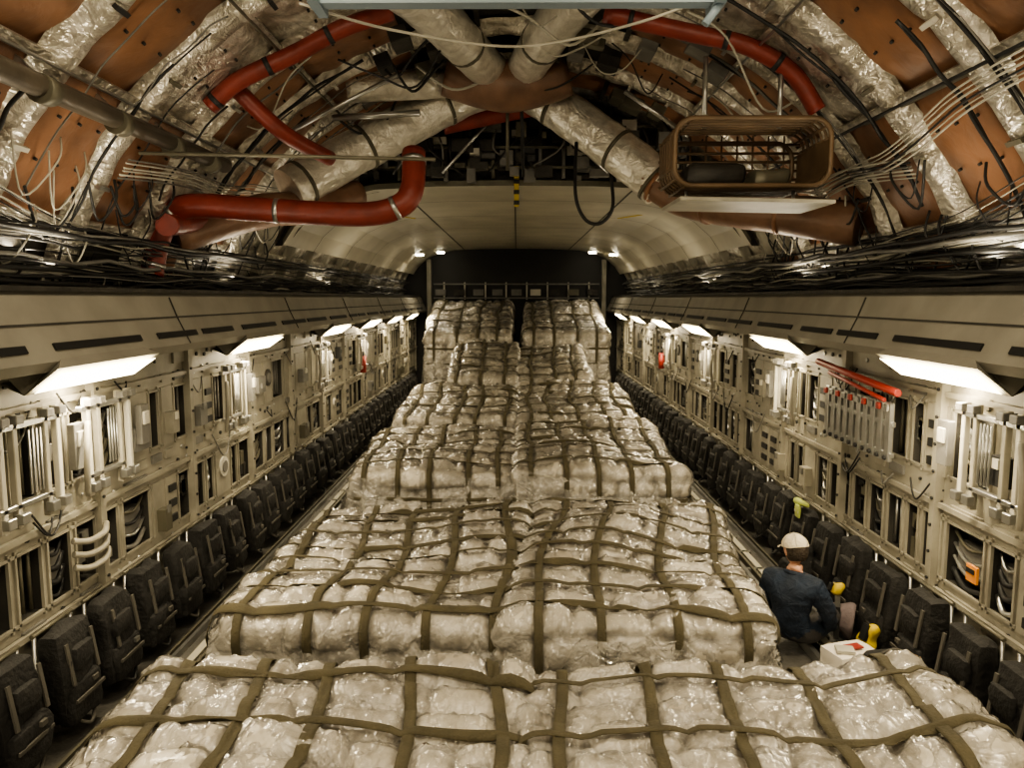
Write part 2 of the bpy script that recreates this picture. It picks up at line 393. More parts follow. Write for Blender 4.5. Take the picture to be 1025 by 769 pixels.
# ------------------------------------------------------------------ cables
def cables(name,seed,s):
    rr=random.Random(seed); b=B()
    for q in range(56):
        th=math.radians(rr.choice([15,16,17,18,19,20,22,24])+rr.uniform(-1,1)); r=FR-rr.uniform(.14,.32)
        y=-1+rr.uniform(0,1); ye=rr.choice([9.5,21.5,21.5]); pts=[]
        if rr.random()<.5: y=rr.uniform(0,9)
        ye=max(ye,y+3)
        while y<min(ye,21.6):
            pts.append(arc(th+rr.uniform(-.008,.008),r+rr.uniform(-.02,.02),y,s)); y+=.5
        if len(pts)>2: b.tube(smooth_path(pts,2),rr.choice([.006,.009,.012,.018]),rr.choice(['black','black','gray','wirew','black']),5)
    runs=((3.4,29,3.6,-8),(4.0,38,3.4,-6),(5.6,32,3.4,5)) if s>0 else ((3.4,28,3.6,-8),(5.6,32,3.4,5))
    for (y,th,L,dth) in runs:
        for w in range(6):
            pts=[]; n=9; ph=rr.uniform(-.2,.2); Lw=L*rr.uniform(.9,1)
            for i in range(n+1):
                u=i/n; t=math.radians(th+w*.5+dth*u+.6*math.sin(u*9+ph)); pts.append(arc(max(t,.25),FR-.16-.05*math.sin(u*math.pi*3)**2-rr.uniform(0,.012),min(y+Lw*u,9.5),s))
            b.tube(smooth_path(pts,4),rr.choice([.005,.007,.008]),rr.choice(['wirew','gray','black','wirew']),5)
    for q in range(40):
        y=rr.choice([t for t in ribs if 1.5<t<9.3])+rr.choice([-.2,.2,.22,-.24]); t0=rr.uniform(14,40); t1=t0+rr.uniform(15,45); pts=[]
        for i in range(9):
            u=i/8; pts.append(arc(math.radians(t0+(t1-t0)*u),FR-.12-rr.uniform(0,.03),y+rr.uniform(-.015,.015),s))
        b.tube(smooth_path(pts,3),rr.choice([.006,.009,.014]),rr.choice(['black','gray','black']),5)
    for q in range(46):
        y=rr.uniform(3,9); th=rr.uniform(17,34); L=rr.uniform(.2,.5)
        pts=[arc(math.radians(th),FR-.14,y,s),arc(math.radians(th-rr.uniform(2,6)),FR-.25,y+L*.4,s),arc(math.radians(th-1),FR-.24,y+L*.8,s),arc(math.radians(th+1),FR-.13,y+L,s)]
        b.tube(smooth_path(pts,5),rr.choice([.006,.01]),rr.choice(['black','black','wirew']),5)
    b.obj(name)
cables('cable_bundle',31,-1); cables('cable_bundle',37,1)
# ------------------------------------------------------------------ wing box ceiling
b=B()
cp=[(0,4.12),(1.0,4.11),(1.8,4.07),(2.25,3.98),(2.6,3.82),(2.85,3.60),(3.0,3.38)]
def cz(x):
    x=abs(x)
    for (a,za),(c,zc) in zip(cp[:-1],cp[1:]):
        if x<=c: return za+(zc-za)*(x-a)/(c-a)
    return 3.38
full=[(-x,z) for x,z in cp[::-1]]+cp[1:]
yl=[9.75+i*(CY1-9.75)/12 for i in range(13)]
for i in range(12):
    for a,c in zip(full[:-1],full[1:]):
        b.quad((a[0],yl[i],a[1]),(c[0],yl[i],c[1]),(c[0],yl[i+1],c[1]),(a[0],yl[i+1],a[1]),'cream',True)
for a,c in zip(full[:-1],full[1:]):
    b.quad((a[0],9.75,a[1]),(c[0],9.75,c[1]),(c[0],9.75,c[1]+.07),(a[0],9.75,a[1]+.07),'olive')
for y in (11.2,13.2,15.4,17.6,19.8):
    for a,c in zip(full[:-1],full[1:]):
        b.quad((a[0],y,a[1]-.004),(c[0],y,c[1]-.004),(c[0],y+.02,c[1]-.004),(a[0],y+.02,a[1]-.004),'walld')
for x in(-1.5,-.02,1.5): b.box((x,15.8,cz(x)-.004),(.02,12,.008),'walld')
o=b.obj('ceiling_wing_box')
b=B()
for s in(-1,1):
    for y,x in((19.6,2.5),(21.0,2.1)):
        z=cz(x); b.disc((s*x,y,z-.06),(0,0,1),.10,'spot',.05); b.disc((s*x,y,z-.02),(0,0,1),.14,'white',.04)
b.obj('ceiling_downlight')
b=B()
b.box((0,9.7,4.1),(.06,.03,.5),'yellow'); 
for q in range(4): b.box((0,9.68,3.9+.13*q),(.07,.03,.05),'black')
b.obj('hazard_strap')
b=B()
for s in(-1,1): b.box((s*1.9,12.5,4.03),(.03,.8,.01),'yellow',(0,s*.15,s*.5)); b.box((s*2.2,10.6,3.97),(.03,.5,.01),'yellow',(0,s*.25,s*.8))
b.obj('hazard_tape')
b=B(); n=30
for i in range(n):
    t0=math.radians(27+126*i/n); t1=math.radians(27+126*(i+1)/n)
    p0=Vector((math.cos(t0)*FR,9.95,FC+math.sin(t0)*FR)); p1=Vector((math.cos(t1)*FR,9.95,FC+math.sin(t1)*FR))
    b.quad(p0,p1,(p1.x,9.95,min(cz(p1.x),p1.z)),(p0.x,9.95,min(cz(p0.x),p0.z)),'dark')
rr=random.Random(44)
for q in range(120):
    x=rr.uniform(-2.5,2.5); zt=FC+math.sqrt(FR**2-x*x)-.25; z=rr.uniform(4.2,max(4.25,zt))
    b.box((x,rr.uniform(9.3,9.85),z),(rr.uniform(.05,.3),rr.uniform(.05,.2),rr.uniform(.05,.2)),rr.choice(['dark','gray','olive','black','dark','white','gray']))
for x in [-2.4+i*.3 for i in range(17)]:
    zt=FC+math.sqrt(FR**2-x*x); zb=max(cz(x),4.0)+.1
    if zt>zb: b.box((x,9.85,(zb+zt)/2),(.04,.12,zt-zb),rr.choice(['olive','dark','gray']))
for z in(4.35,4.6,4.85): b.box((0,9.8,z),(2*math.sqrt(FR**2-(z-FC)**2)-.2,.05,.03),'olive')
for q in range(30):
    x=rr.uniform(-2.2,2.2); pts=[(x,9.6,rr.uniform(4.7,5.0)),(x+rr.uniform(-.3,.3),9.3,4.5),(x+rr.uniform(-.5,.5),9.5,rr.uniform(4.2,4.4))]
    b.tube(smooth_path(pts,5),.012,rr.choice(['black','gray','black']),5)
b.obj('wall_wing_bulkhead')
b=B()
b.quad((-3.6,CY1,0),(3.6,CY1,0),(3.6,CY1,5.4),(-3.6,CY1,5.4),'black')
for x in(-2.3,-1.7,-1.1,-.5,.1,.7,1.3,1.9): b.box((x+.2,21.9,2.9),(.04,.05,.5),'white'); 
for z in(2.7,3.1): b.box((0,21.85,z),(4.8,.05,.04),'gray')
for i in range(9): b.box((-2.2+i*.55,21.82,2.86),(.3,.05,.18),rr.choice(['olive','white','gray','dark','gray']))
for s in(-1,1): b.box((s*2.52,21.85,2.0),(.12,.2,3.6),'wall')
b.obj('wall_back')
b=B(); b.quad((-3.6,CY0,0),(3.6,CY0,0),(3.6,CY0,5.4),(-3.6,CY0,5.4),'wall')
b.box((0,CY0+.05,2.2),(4.0,.06,.12),'olive'); b.box((0,CY0+.05,1.2),(.1,.06,2.4),'gray'); b.obj('wall_front')
# ------------------------------------------------------------------ ducts
def bands(b,pts,r,k='metal',every=5):
    for i in range(2,len(pts)-2,every):
        d=(pts[i+1]-pts[i]).normalized(); b.tube([pts[i]-d*.02,pts[i]+d*.02],r*1.04,k,20)
b=B()
for pl in ([(-.22,8.75,5.06),(-.55,8.7,4.98),(-1.3,8.5,4.55),(-1.95,8.2,4.12),(-2.35,7.9,3.8)],
           [(.05,8.75,5.06),(.22,8.7,4.98),(.85,8.5,4.5),(1.3,8.3,4.12),(1.55,8.2,3.88)]):
    p=smooth_path(pl,8); b.tube(p,.235,'duct',24,wob=.06); bands(b,p,.235,'olive',9)
for pl in ([(-1.15,5.4,5.05),(-.8,6.4,5.12),(-.45,7.6,5.08),(-.2,8.4,5.05)],[(.75,5.4,5.1),(.5,6.4,5.14),(.2,7.6,5.1),(.05,8.4,5.05)]):
    p=smooth_path(pl,6); b.tube(p,.2,'duct',24,wob=.06); bands(b,p,.2,'olive',9)
p=smooth_path([(-1.75,8.0,4.85),(-1.2,8.1,4.9),(-.7,8.3,4.98)],5); b.tube(p,.15,'duct',16,wob=.05)
b.obj('silver_air_duct')
b=B()
p=smooth_path([(-.75,8.15,5.02),(-.3,8.2,4.93),(.1,8.2,4.93),(.55,8.15,5.02)],5); b.tube(p,lambda t:.27-.06*abs(2*t-1),'tan',20)
p=smooth_path([(1.4,8.2,3.96),(1.75,8.0,3.72),(2.2,7.6,3.58),(2.7,7.2,3.46),(3.1,6.9,3.36)],6); b.tube(p,lambda t:.17+.03*t,'tan',20,wob=.05); bands(b,p,.19,'brown',7)
p=smooth_path([(-3.15,6.9,3.25),(-2.6,7.6,3.55),(-2.2,8.1,3.66),(-1.8,8.6,3.85)],6); b.tube(p,.17,'tan',18,wob=.05)
b.obj('tan_air_duct')
b=B()
p=smooth_path([(-2.46,6.2,4.22),(-2.22,6.2,4.42),(-1.74,6.25,4.66),(-1.38,6.25,4.84),(-1.0,6.3,4.98)],6); b.tube(p,.07,'red',14); bands(b,p,.07,'black',7)
p=smooth_path([(-2.3,6.4,4.4),(-1.99,6.6,4.1),(-1.75,7.2,4.0)],5); b.tube(p,.07,'red',14)
p=smooth_path([(.70,6.3,4.96),(1.46,6.25,4.78),(1.82,6.2,4.68),(2.18,6.2,4.48),(2.40,6.2,4.18)],6); b.tube(p,.07,'red',14); bands(b,p,.07,'black',7)
p=smooth_path([(-3.2,6.6,2.9),(-3.15,6.65,3.2),(-3.02,6.65,3.42),(-2.8,6.65,3.5),(-2.1,6.7,3.46),(-1.35,6.7,3.43),(-1.03,6.7,3.5),(-.92,6.75,3.66),(-.92,6.9,4.0)],6)
b.tube(p,.105,'red',18); bands(b,p,.105,'metal',11)
p=smooth_path([(-.85,8.95,4.68),(-.3,9.0,4.8),(.3,9.0,4.92)],5); b.tube(p,.1,'red',14)
p=smooth_path([(-2.9,6.3,3.3),(-2.95,7.0,3.4),(-2.4,8.2,3.75)],5); b.tube(p,.09,'red',14)
b.obj('red_bleed_air_duct')
b=B(); b.tube([(-2.65,.5,3.84),(-2.66,7.0,3.90)],.066,'pipe',16)
for y in(2.6,3.6,4.3,5.1,5.9,6.6): b.tube([(-2.65,y,3.86),(-2.65,y+.1,3.86)],.082,'olive',16); b.box((-2.75,y,4.0),(.25,.04,.04),'metal',(0,.8,0))
b.tube([(2.72,2,4.05),(2.7,6.0,4.05)],.025,'olive',10)
b.obj('hydraulic_pipe')
# stowage basket, right
b=B()
x0,x1,z0,z1,ya,yb=1.20,2.38,3.55,4.05,5.85,6.5
def rrect(y,x0,x1,z0,z1,r=.14):
    pts=[]
    for cx,cz_,a0 in((x1-r,z1-r,0),(x0+r,z1-r,90),(x0+r,z0+r,180),(x1-r,z0+r,270)):
        for i in range(6):
            a=math.radians(a0+i*18); pts.append(Vector((cx+r*math.cos(a),y,cz_+r*math.sin(a))))
    pts.append(pts[0].copy()); return pts
for i in range(8):
    y=ya+(yb-ya)*i/7; e=.0 if i<7 else .06
    b.tube(rrect(y,x0+e,x1-e,z0+e,z1-e),.02 if i in(0,7) else .012,'bask',8,False)
for i in range(24):
    p0=rrect(ya,x0,x1,z0,z1)[i]; p1=rrect(yb,x0,x1,z0,z1)[i]
    if i%2==0: b.tube([p0,p1],.012,'bask',6)
for i in range(1,7):
    z=z0+(z1-z0)*i/7; b.tube([(x0,yb,z),(x1,yb,z)],.012,'bask',6)
for i in range(1,9):
    x=x0+(x1-x0)*i/9; b.tube([(x,yb,z0),(x,yb,z1)],.008,'bask',6)
R1=rrect(ya,x0+.02,x1-.02,z0+.02,z1-.02);R2=rrect(yb,x0+.02,x1-.02,z0+.02,z1-.02)
for i in range(24):
    if R1[i].z<3.8: b.quad(R1[i],R1[i+1],R2[i+1],R2[i],'bask',True)
for x in(1.5,2.1): b.tube([(x,6.2,z1),(x,6.2,4.6)],.02,'metal',8)
b.rbox((1.6,6.3,3.68),(.5,.3,.2),.08,'dark',6,.03); b.rbox((2.05,6.3,3.66),(.3,.3,.16),.06,'olive',6,.03)
b.obj('stowage_basket')
b=B(); b.box((1.78,6.0,3.42),(1.15,.7,.03),'wall',(0,.02,0)); 
for x in(1.35,2.2): b.tube([(x,6.1,3.44),(x,6.1,3.56)],.015,'metal',8)
b.obj('equipment_tray',bevel=.01)
b=B(); b.box((0,4.65,4.44),(2.45,.10,.05),'blue'); b.box((0,4.85,4.55),(2.45,.1,.05),'blue')
for x in(-1.18,1.18): b.box((x,4.65,4.47),(.06,.3,.14),'blue'); b.tube([(x,4.65,4.5),(x*1.25,4.7,4.95)],.02,'metal',8)
b.tube([(1.10,4.6,4.29),(1.2,4.6,4.42)],.025,'blue',8); b.obj('overhead_hoist_frame')
b=B()
for pl,r,k in (([(-.1,8.3,4.9),(-.1,8.5,4.1)],.018,'olive'),([(.05,8.3,4.9),(.08,9.2,4.15)],.02,'black'),([(-.15,9.3,5.0),(-.9,9.3,4.2)],.02,'metal'),
     ([(.25,9.3,5.0),(1.1,9.3,4.2)],.02,'metal'),([(-2.2,7.2,4.2),(-1.1,7.2,4.75)],.022,'metal'),([(1.0,7.2,4.6),(1.6,7.2,4.2)],.022,'metal'),
     ([(-2.75,5.6,3.75),(-.6,5.7,3.72)],.014,'olive'),([(-1.9,8.0,4.55),(-1.0,8.0,4.6)],.035,'metal')): b.tube(pl,r,k,8)
b.obj('brace_strut')
b=B()
b.tube(smooth_path([(.62,8.0,4.3),(.60,7.8,3.75),(.70,7.8,3.5),(.86,7.8,3.46),(.98,7.8,3.62),(.97,7.9,3.95)],7),.018,'black',8)
rr=random.Random(5)
for q in range(22):
    x=rr.uniform(-1.9,1.9); y=rr.uniform(6,9); zt=FC+math.sqrt((FR-.2)**2-x*x); L=rr.uniform(.4,1.1)*rr.choice([-1,1])
    pts=[(x,y,zt),(x+L*.35,y+.1,zt-rr.uniform(.1,.25)),(x+L*.7,y+.2,min(zt,FC+math.sqrt(max(.5,(FR-.3)**2-(x+L*.7)**2)))-rr.uniform(.05,.2)),(x+L,y+.3,FC+math.sqrt(max(.5,(FR-.2)**2-(x+L)**2)))]
    b.tube(smooth_path(pts,6),rr.choice([.007,.01,.014]),rr.choice(['wirew','black','black']),5)
b.tube(smooth_path([(-1.3,4.7,4.45),(-.8,5.0,4.40),(0,5.2,4.36),(.7,5.0,4.42),(1.2,4.7,4.5)],8),.009,'white',6)
b.obj('hanging_cable')
b=B()
for q in range(18):
    s=rr.choice([-1,1]); th=math.radians(rr.uniform(58,85)); y=rr.uniform(6.5,9.3); p=arc(th,FR-.2,y,s)
    b.box(p,(rr.uniform(.06,.14),rr.uniform(.12,.35),rr.uniform(.1,.25)),rr.choice(['dark','gray','olive','black']),(0,-s*th,0))
b.obj('avionics_box',bevel=.008)
# ------------------------------------------------------------------ seats rows
def seats(side,name):
    rr=random.Random(9+side); b=B(); y=1.3
    while y<20.5:
        x=side*2.78; dz=rr.uniform(-.02,.03); j=rr.uniform(-.02,.02)
        def fn(o,h):
            t=(o.z+h.z)/(2*h.z); o=o.copy(); o.x+=side*.05*(t-.5); o.y*=1-.12*t; return o
        b.rbox((x,y+j,.39+dz),(.15,.40,.58),.05,'cloth',6,.04,fn=fn)
        b.rbox((x-side*.06,y+j,.24),(.13,.34,.26),.05,'cloth',5,.03)
        b.rbox((x-side*.075,y+j+rr.uniform(-.04,.04),.49+dz),(.06,.2,.14),.025,'cloth',4,.02)
        for q in(-.13,.13):
            b.box((x-side*.085,y+q,.48+dz),(.012,.028,.26),'grayw',(0,side*.15,0))
            b.tube([(side*2.89,y+q*1.4,.0),(side*2.87,y+q*1.4,.70)],.012,'metal',6)
        b.tube([(side*2.87,y-.2,.70),(side*2.87,y+.2,.70)],.014,'olive',6)
        b.box((x-side*.128,y+j,.27),(.012,.30,.02),'grayw')
        b.box((x-side*.125,y+.05,.33),(.02,.05,.03),rr.choice(['metal','grayw','grayw','grayw']))
        b.tube(smooth_path([(x-side*.06,y-.16,.2),(x-side*.13,y-.05,.08),(x-side*.08,y+.1,.1),(x-side*.04,y+.18,.2)],4),.012,rr.choice(['grayw','black']),5)
        b.tube(smooth_path([(side*2.9,y+.2,.6),(side*2.86,y+.25,.45),(side*2.84,y+.26,.3),(side*2.86,y+.26,.05)],4),.014,'grayw',5)
        y+=.52
    b.obj(name)
seats(-1,'folded_sidewall_seat_row'); seats(1,'folded_sidewall_seat_row')
# ------------------------------------------------------------------ stanchions etc. on walls
def stanchion(side,y):
    b=B(); X=side*2.84
    for dy,k in((-.28,'white'),(-.16,'wall'),(.12,'wall'),(.24,'white')):
        b.box((X,y+dy,1.72),(.04,.04,.66),k)
        b.box((X-side*.03,y+dy,1.45),(.05,.07,.06),'metal'); b.box((X-side*.03,y+dy,2.02),(.05,.07,.05),'gray')
    b.box((X,y-.05,1.98),(.04,.62,.035),'metal'); b.box((X,y-.1,1.52),(.04,.5,.03),'metal')
    b.tube(smooth_path([(X-side*.05,y-.35,1.9),(X-side*.09,y-.45,1.7),(X-side*.05,y-.4,1.42)],5),.02,'wall',8)
    for q in range(4): b.tube([(X,y-.02+.035*q,1.56),(X,y-.02+.035*q,1.94)],.009,'metal',6)
    b.box((X,y+.45,1.75),(.05,.12,.3),'gray'); b.box((X-side*.03,y+.45,1.8),(.02,.08,.1),'white')
    b.obj('litter_stanchion',bevel=.005)
for y in(4.3,5.15,7.5,10.9,13.7): stanchion(-1,y)
for y in(4.45,7.9,11.0,13.9): stanchion(1,y)
def curvedpipes(side,y,z):
    b=B(); X=side*2.88
    for q in range(3):
        b.tube(smooth_path([(X,y,z+.09*q),(X-side*.05,y+.1,z-.03+.09*q),(X-side*.05,y+.28,z-.03+.09*q),(X,y+.4,z+.09*q)],5),.022,'wall',10)
    b.obj('wall_oxygen_hose')
curvedpipes(-1,4.7,.95)
b=B()
b.tube([(2.74,5.35,2.02),(2.78,6.9,2.12)],.03,'redp',10); b.tube([(2.72,5.5,1.95),(2.76,6.6,2.05)],.018,'redp',8)
for q in range(10):
    y=5.45+q*.12; b.box((2.74,y,1.72),(.035,.07,.44),'metal')
    b.box((2.71,y,1.9),(.02,.055,.05),'redp' if q%2 else 'metal'); b.disc((2.715,y,1.53),(1,0,0),.02,'black',.02,8)
for z in(1.55,1.78): b.box((2.75,6.0,z),(.03,1.2,.04),'metal')
b.obj('folded_escape_ladder',bevel=.005)
b=B(); b.rbox((2.86,4.55,.98),(.02,.11,.11),.005,'orange',2); b.box((2.845,4.55,1.0),(.005,.08,.03),'black'); b.obj('warning_placard')
b=B()
for s,y in((-1,13.6),(1,14.4)):
    b.tube([(s*2.8,y,1.35),(s*2.8,y,1.65)],.06,'redp',12); b.tube([(s*2.8,y,1.65),(s*2.8,y,1.73)],.03,'black',8); b.box((s*2.87,y,1.5),(.06,.1,.3),'metal')
b.obj('fire_extinguisher')
# ------------------------------------------------------------------ cargo
def hsh(i,j,s):
    v=math.sin(i*127.1+j*311.7+s*74.7)*43758.5453; return v-math.floor(v)
def make_load(x0,x1,y0,y1,hn,hf,seed,step=.03,nx=4,ny=5,sh=0,bag=(.48,.21)):
    root=bpy.data.objects.new('palletized_cargo_load',None); sc.collection.objects.link(root)
    h0=hn; r=.11
    lo=Vector((x0+r,y0+r,-5)); hi=Vector((x1-r,y1-r,h0-r))
    W=x1-x0
    xs=[x0+W*(i+.5)/nx + (hsh(i,3,seed)-.5)*.10 for i in range(nx)]
    ys=[y0+(y1-y0)*(i+.5)/ny+(hsh(i,8,seed)-.5)*.08 for i in range(ny)]
    zs=[h0*q for q in ([.45] if h0<.9 else [.2,.4,.6,.8])]
    def pil(a,c,sd):
        c=c+.035*noise.noise(Vector((a*1.2,c*1.2,sd))); a=a+.04*noise.noise(Vector((a*1.5,c*1.5,sd+4)))
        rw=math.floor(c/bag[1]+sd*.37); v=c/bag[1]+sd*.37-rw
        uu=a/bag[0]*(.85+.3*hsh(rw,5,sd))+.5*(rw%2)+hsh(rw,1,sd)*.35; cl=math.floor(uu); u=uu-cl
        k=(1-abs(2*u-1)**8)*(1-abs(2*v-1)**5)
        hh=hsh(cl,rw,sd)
        return k*(.06+.06*(hh-.4)),(.30+.70*hsh(cl+7,rw,sd))*min(1,k*1.8)  # tone: random per sack, with crevice shade painted in at the edges
    sd=Vector((seed*3.1,seed*1.7,0))
    swf=lambda y:.13*noise.noise(Vector((y*.8,seed,0)))
    syf=lambda x:.15*noise.noise(Vector((x*.9,seed,5)))
    tone=[]
    def S(p,wr=2,off=0):
        q=Vector([max(lo[a],min(hi[a],p[a])) for a in range(3)]); d=p-q; n=d.normalized(); pos=q+n*r
        wx,wy,wz=n.x*n.x,n.y*n.y,n.z*n.z
        a_,b_,c_=pil(pos.x,pos.y,seed),pil(pos.x,pos.z,seed+1),pil(pos.y,pos.z,seed+2)
        disp=wz*a_[0]+wy*b_[0]+wx*c_[0]; tn=wz*a_[1]+wy*b_[1]+wx*c_[1]
        swx=swf(pos.y); swy=syf(pos.x)
        c=0
        c=max(c,math.exp(-(min(abs(pos.x-a-swx) for a in xs)/.06)**2)*(1-wx))
        c=max(c,math.exp(-(min(abs(pos.y-a-swy) for a in ys)/.055)**2)*(1-wy))
        c=max(c,math.exp(-(min(abs(pos.z-a) for a in zs)/.05)**2)*(1-wz))
        if wr==2: disp=disp-.04*c*min(1,disp/.03+.3)
        elif wr==1: disp=.022+disp*.8-.03*c
        else: disp=disp*.5+.008
        disp+=noise.noise(pos*1.1+sd)*.10
        if wr==2:
            t=noise.noise(pos*5+sd+Vector((noise.noise(pos*3)*.6,0,0))); disp+=(.35-abs(t))*.014
        if wr==1:
            t=noise.noise(Vector((pos.x*4+pos.y*2,pos.y*2.2-pos.x,pos.z*4))+sd); disp+=max(0,.16-abs(t))*.16-.006
            t=noise.noise(Vector((pos.x*3-pos.y*9,pos.y*4+pos.x*10,pos.z*5))-sd); disp+=max(0,.12-abs(t))*.13
            t=noise.noise(Vector((pos.x*12+pos.y*5,pos.y*5-pos.x*3,pos.z*9))+sd); disp+=max(0,.12-abs(t))*.04
        sk=max(0,1-pos.z/.3)*(1-wz); disp+=sk*((.05 if wr else .03)+(.09 if wr==1 else .04)*noise.noise(pos*4+sd))
        pos=pos+n*(disp+off)
        t=max(0,min(1,(pos.y-y0)/(y1-y0))); hh=hn+(hf-hn)*t
        pos.z=pos.z*hh/h0; pos.x+=sh*(t-.4)
        pos.z=max(pos.z,.04)
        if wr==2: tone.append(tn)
        return pos
    z0=.06; dz=h0-z0; V=Vector
    def shell(kind,key,st,name,**kw):
        b=B(); mm=b.mi(key)
        def face(P0,U,Vv):
            nu=max(2,int(U.length/st)); nv=max(2,int(Vv.length/st)); base=len(b.v)
            for i in range(nu+1):
                for j in range(nv+1): b.v.append(tuple(S(P0+U*(i/nu)+Vv*(j/nv),kind)))
            for i in range(nu):
                for j in range(nv):
                    a=base+i*(nv+1)+j; b.f.append((a,a+nv+1,a+nv+2,a+1)); b.m.append(mm); b.sm.append(True)
        face(V((x0,y0,h0)),V((W,0,0)),V((0,y1-y0,0)))
        face(V((x0,y0,z0)),V((W,0,0)),V((0,0,dz)))
        face(V((x0,y0,z0)),V((0,0,dz)),V((0,y1-y0,0)))
        face(V((x1,y0,z0)),V((0,y1-y0,0)),V((0,0,dz)))
        face(V((x0,y1,z0)),V((0,0,dz)),V((W,0,0)))
        if kind==1:   # loose ruffled skirt of wrap along the outer lower edges
            side=-1 if (x0+x1)<0 else 1; xo=x0 if side<0 else x1; xi=x1 if side<0 else x0
            path=[V((xi+(xo-xi)*i/60,y0,0)) for i in range(61)]+[V((xo,y0+(y1-y0)*i/60,0)) for i in range(1,61)]
            base=len(b.v); NR=10; zt=h0*.9
            for i,p in enumerate(path):
                n=V((0,-1,0)) if i<57 else (V((side,-1,0)).normalized() if i<64 else V((side,0,0)))
                for j in range(NR+1):
                    u=j/NR; z=zt*(1-u)+.03*u
                    ruf=.06*noise.noise(V((p.x*5,p.y*5,seed+u*.8)))+.025*noise.noise(V((p.x*14,p.y*14,seed+u*2)))
                    q=p+n*(.05+.15*u**1.5+ruf*(.2+1.5*u)); q.z=z+.03*noise.noise(V((p.x*3,p.y*3,seed)))*(1-u)
                    t=(p.y-y0)/(y1-y0); q.x+=sh*(t-.4); b.v.append(tuple(q))
            for i in range(len(path)-1):
                for j in range(NR):
                    a=base+i*(NR+1)+j; b.f.append((a,a+NR+1,a+NR+2,a+1)); b.m.append(mm); b.sm.append(True)
        b.obj(name,merge=True,parent=root,tone=list(tone) if kind==2 else None)
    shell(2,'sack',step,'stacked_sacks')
    shell(1,'film',step,'plastic_wrap')
    b=B(); mm=b.mi('strap')
    def ribbon(pts,side,w,sway):
        base=len(b.v)
        for p in pts:
            for k in(-1,-.33,.33,1):
                q=p+side*(k*w/2)+sway(p)
                b.v.append(tuple(S(q,0,.034)))
        for i in range(len(pts)-1):
            for k in range(3):
                a=base+i*4+k; b.f.append((a,a+1,a+5,a+4)); b.m.append(mm); b.sm.append(True)
    def line(a,c,st=.05):
        n=max(2,int((c-a).length/st)); return [a+(c-a)*(i/n) for i in range(n)]
    for x in xs:
        pts=line(V((x,y0,z0)),V((x,y0,h0)))+line(V((x,y0,h0)),V((x,y1,h0)))+line(V((x,y1,h0)),V((x,y1,z0)))
        ribbon(pts,V((1,0,0)),.060,lambda p:V((swf(p.y),0,0)))
    for y in ys:
        pts=line(V((x0,y,z0)),V((x0,y,h0)))+line(V((x0,y,h0)),V((x1,y,h0)))+line(V((x1,y,h0)),V((x1,y,z0)))
        ribbon(pts,V((0,1,0)),.042,lambda p:V((0,syf(p.x),0)))
    for z in zs:
        pts=line(V((x0,y1,z)),V((x0,y0,z)))+line(V((x0,y0,z)),V((x1,y0,z)))+line(V((x1,y0,z)),V((x1,y1,z)))
        ribbon(pts,V((0,0,1)),.042,lambda p:V((0,0,.03*noise.noise(V((p.x*.9,p.y,seed))))))
    o=b.obj('cargo_net',parent=root)
    md=o.modifiers.new('th','SOLIDIFY'); md.thickness=.005
    b=B(); b.box(((x0+x1)/2,(y0+y1)/2,.03),(W-.02,y1-y0+.1,.055),'metal'); b.obj('pallet_base',parent=root,bevel=.01)
make_load(-1.98,.07,1.75,3.95,.60,.66,1,.022,5,5)
make_load(.05,2.20,1.75,3.98,.62,.66,2,.022,5,5)
make_load(-1.98,.06,4.85,7.1,.50,.68,3,.022,5,8,.14)
make_load(.04,1.80,4.75,7.15,.52,.68,4,.022,4,8,.30)
make_load(-2.02,.01,9.0,11.3,.58,.68,5,.033,5,6)
make_load(.0,2.04,8.85,11.3,.62,.80,6,.033,5,6)
make_load(-1.98,.0,11.95,14.3,.75,1.0,7,.045,5,5)
make_load(.0,2.0,11.95,14.3,.75,1.0,8,.045,5,5)
make_load(-1.40,.04,14.9,17.1,1.12,1.65,9,.05,3)
make_load(.05,1.48,14.9,17.1,1.12,1.55,10,.05,3)
make_load(-2.2,-.15,18.2,20.7,1.85,2.58,11,.055)
make_load(.22,2.2,18.2,20.7,1.85,2.58,12,.055)
# ------------------------------------------------------------------ person
def skinned(verts,edges,root,name,parent,bonemat,mats,sub=2):
    me=bpy.data.meshes.new(name); me.from_pydata([v[0] for v in verts],edges,[])
    o=bpy.data.objects.new(name,me); sc.collection.objects.link(o)
    md=o.modifiers.new('s','SKIN'); md.use_smooth_shade=True
    for i,v in enumerate(verts):
        sv=me.skin_vertices[0].data[i]; rr_=v[1]; sv.radius=(rr_,rr_) if not isinstance(rr_,tuple) else rr_; sv.use_root=(i==root)
    s2=o.modifiers.new('ss','SUBSURF'); s2.levels=sub; s2.render_levels=sub
    dg=bpy.context.evaluated_depsgraph_get(); dg.update()
    nm=bpy.data.meshes.new_from_object(o.evaluated_get(dg))
    bpy.data.objects.remove(o)
    nm.materials.clear()
    for k in mats: nm.materials.append(M[k])
    segs=[(Vector(verts[a][0]),Vector(verts[c][0]),bonemat[i]) for i,(a,c) in enumerate(edges)]
    if name=='body':
        nm.update(); nrm=[v.normal.copy() for v in nm.vertices]
        for v,n in zip(nm.vertices,nrm):   # cloth folds
            t=noise.noise(Vector((v.co.x*9,v.co.y*9,v.co.z*20))); v.co+=n*((.3-abs(t))*.018)
    for p in nm.polygons:
        c=p.center; best=9;bm=0
        for a,d,m in segs:
            ab=d-a; t=max(0,min(1,(c-a).dot(ab)/max(ab.length_squared,1e-9))); L=(c-(a+ab*t)).length
            if L<best: best=L;bm=m
        p.material_index=bm; p.use_smooth=True
    o=bpy.data.objects.new(name,nm); sc.collection.objects.link(o); o.parent=parent; return o
pr=bpy.data.objects.new('seated_man',None); sc.collection.objects.link(pr); pr.location=(0,0,0)
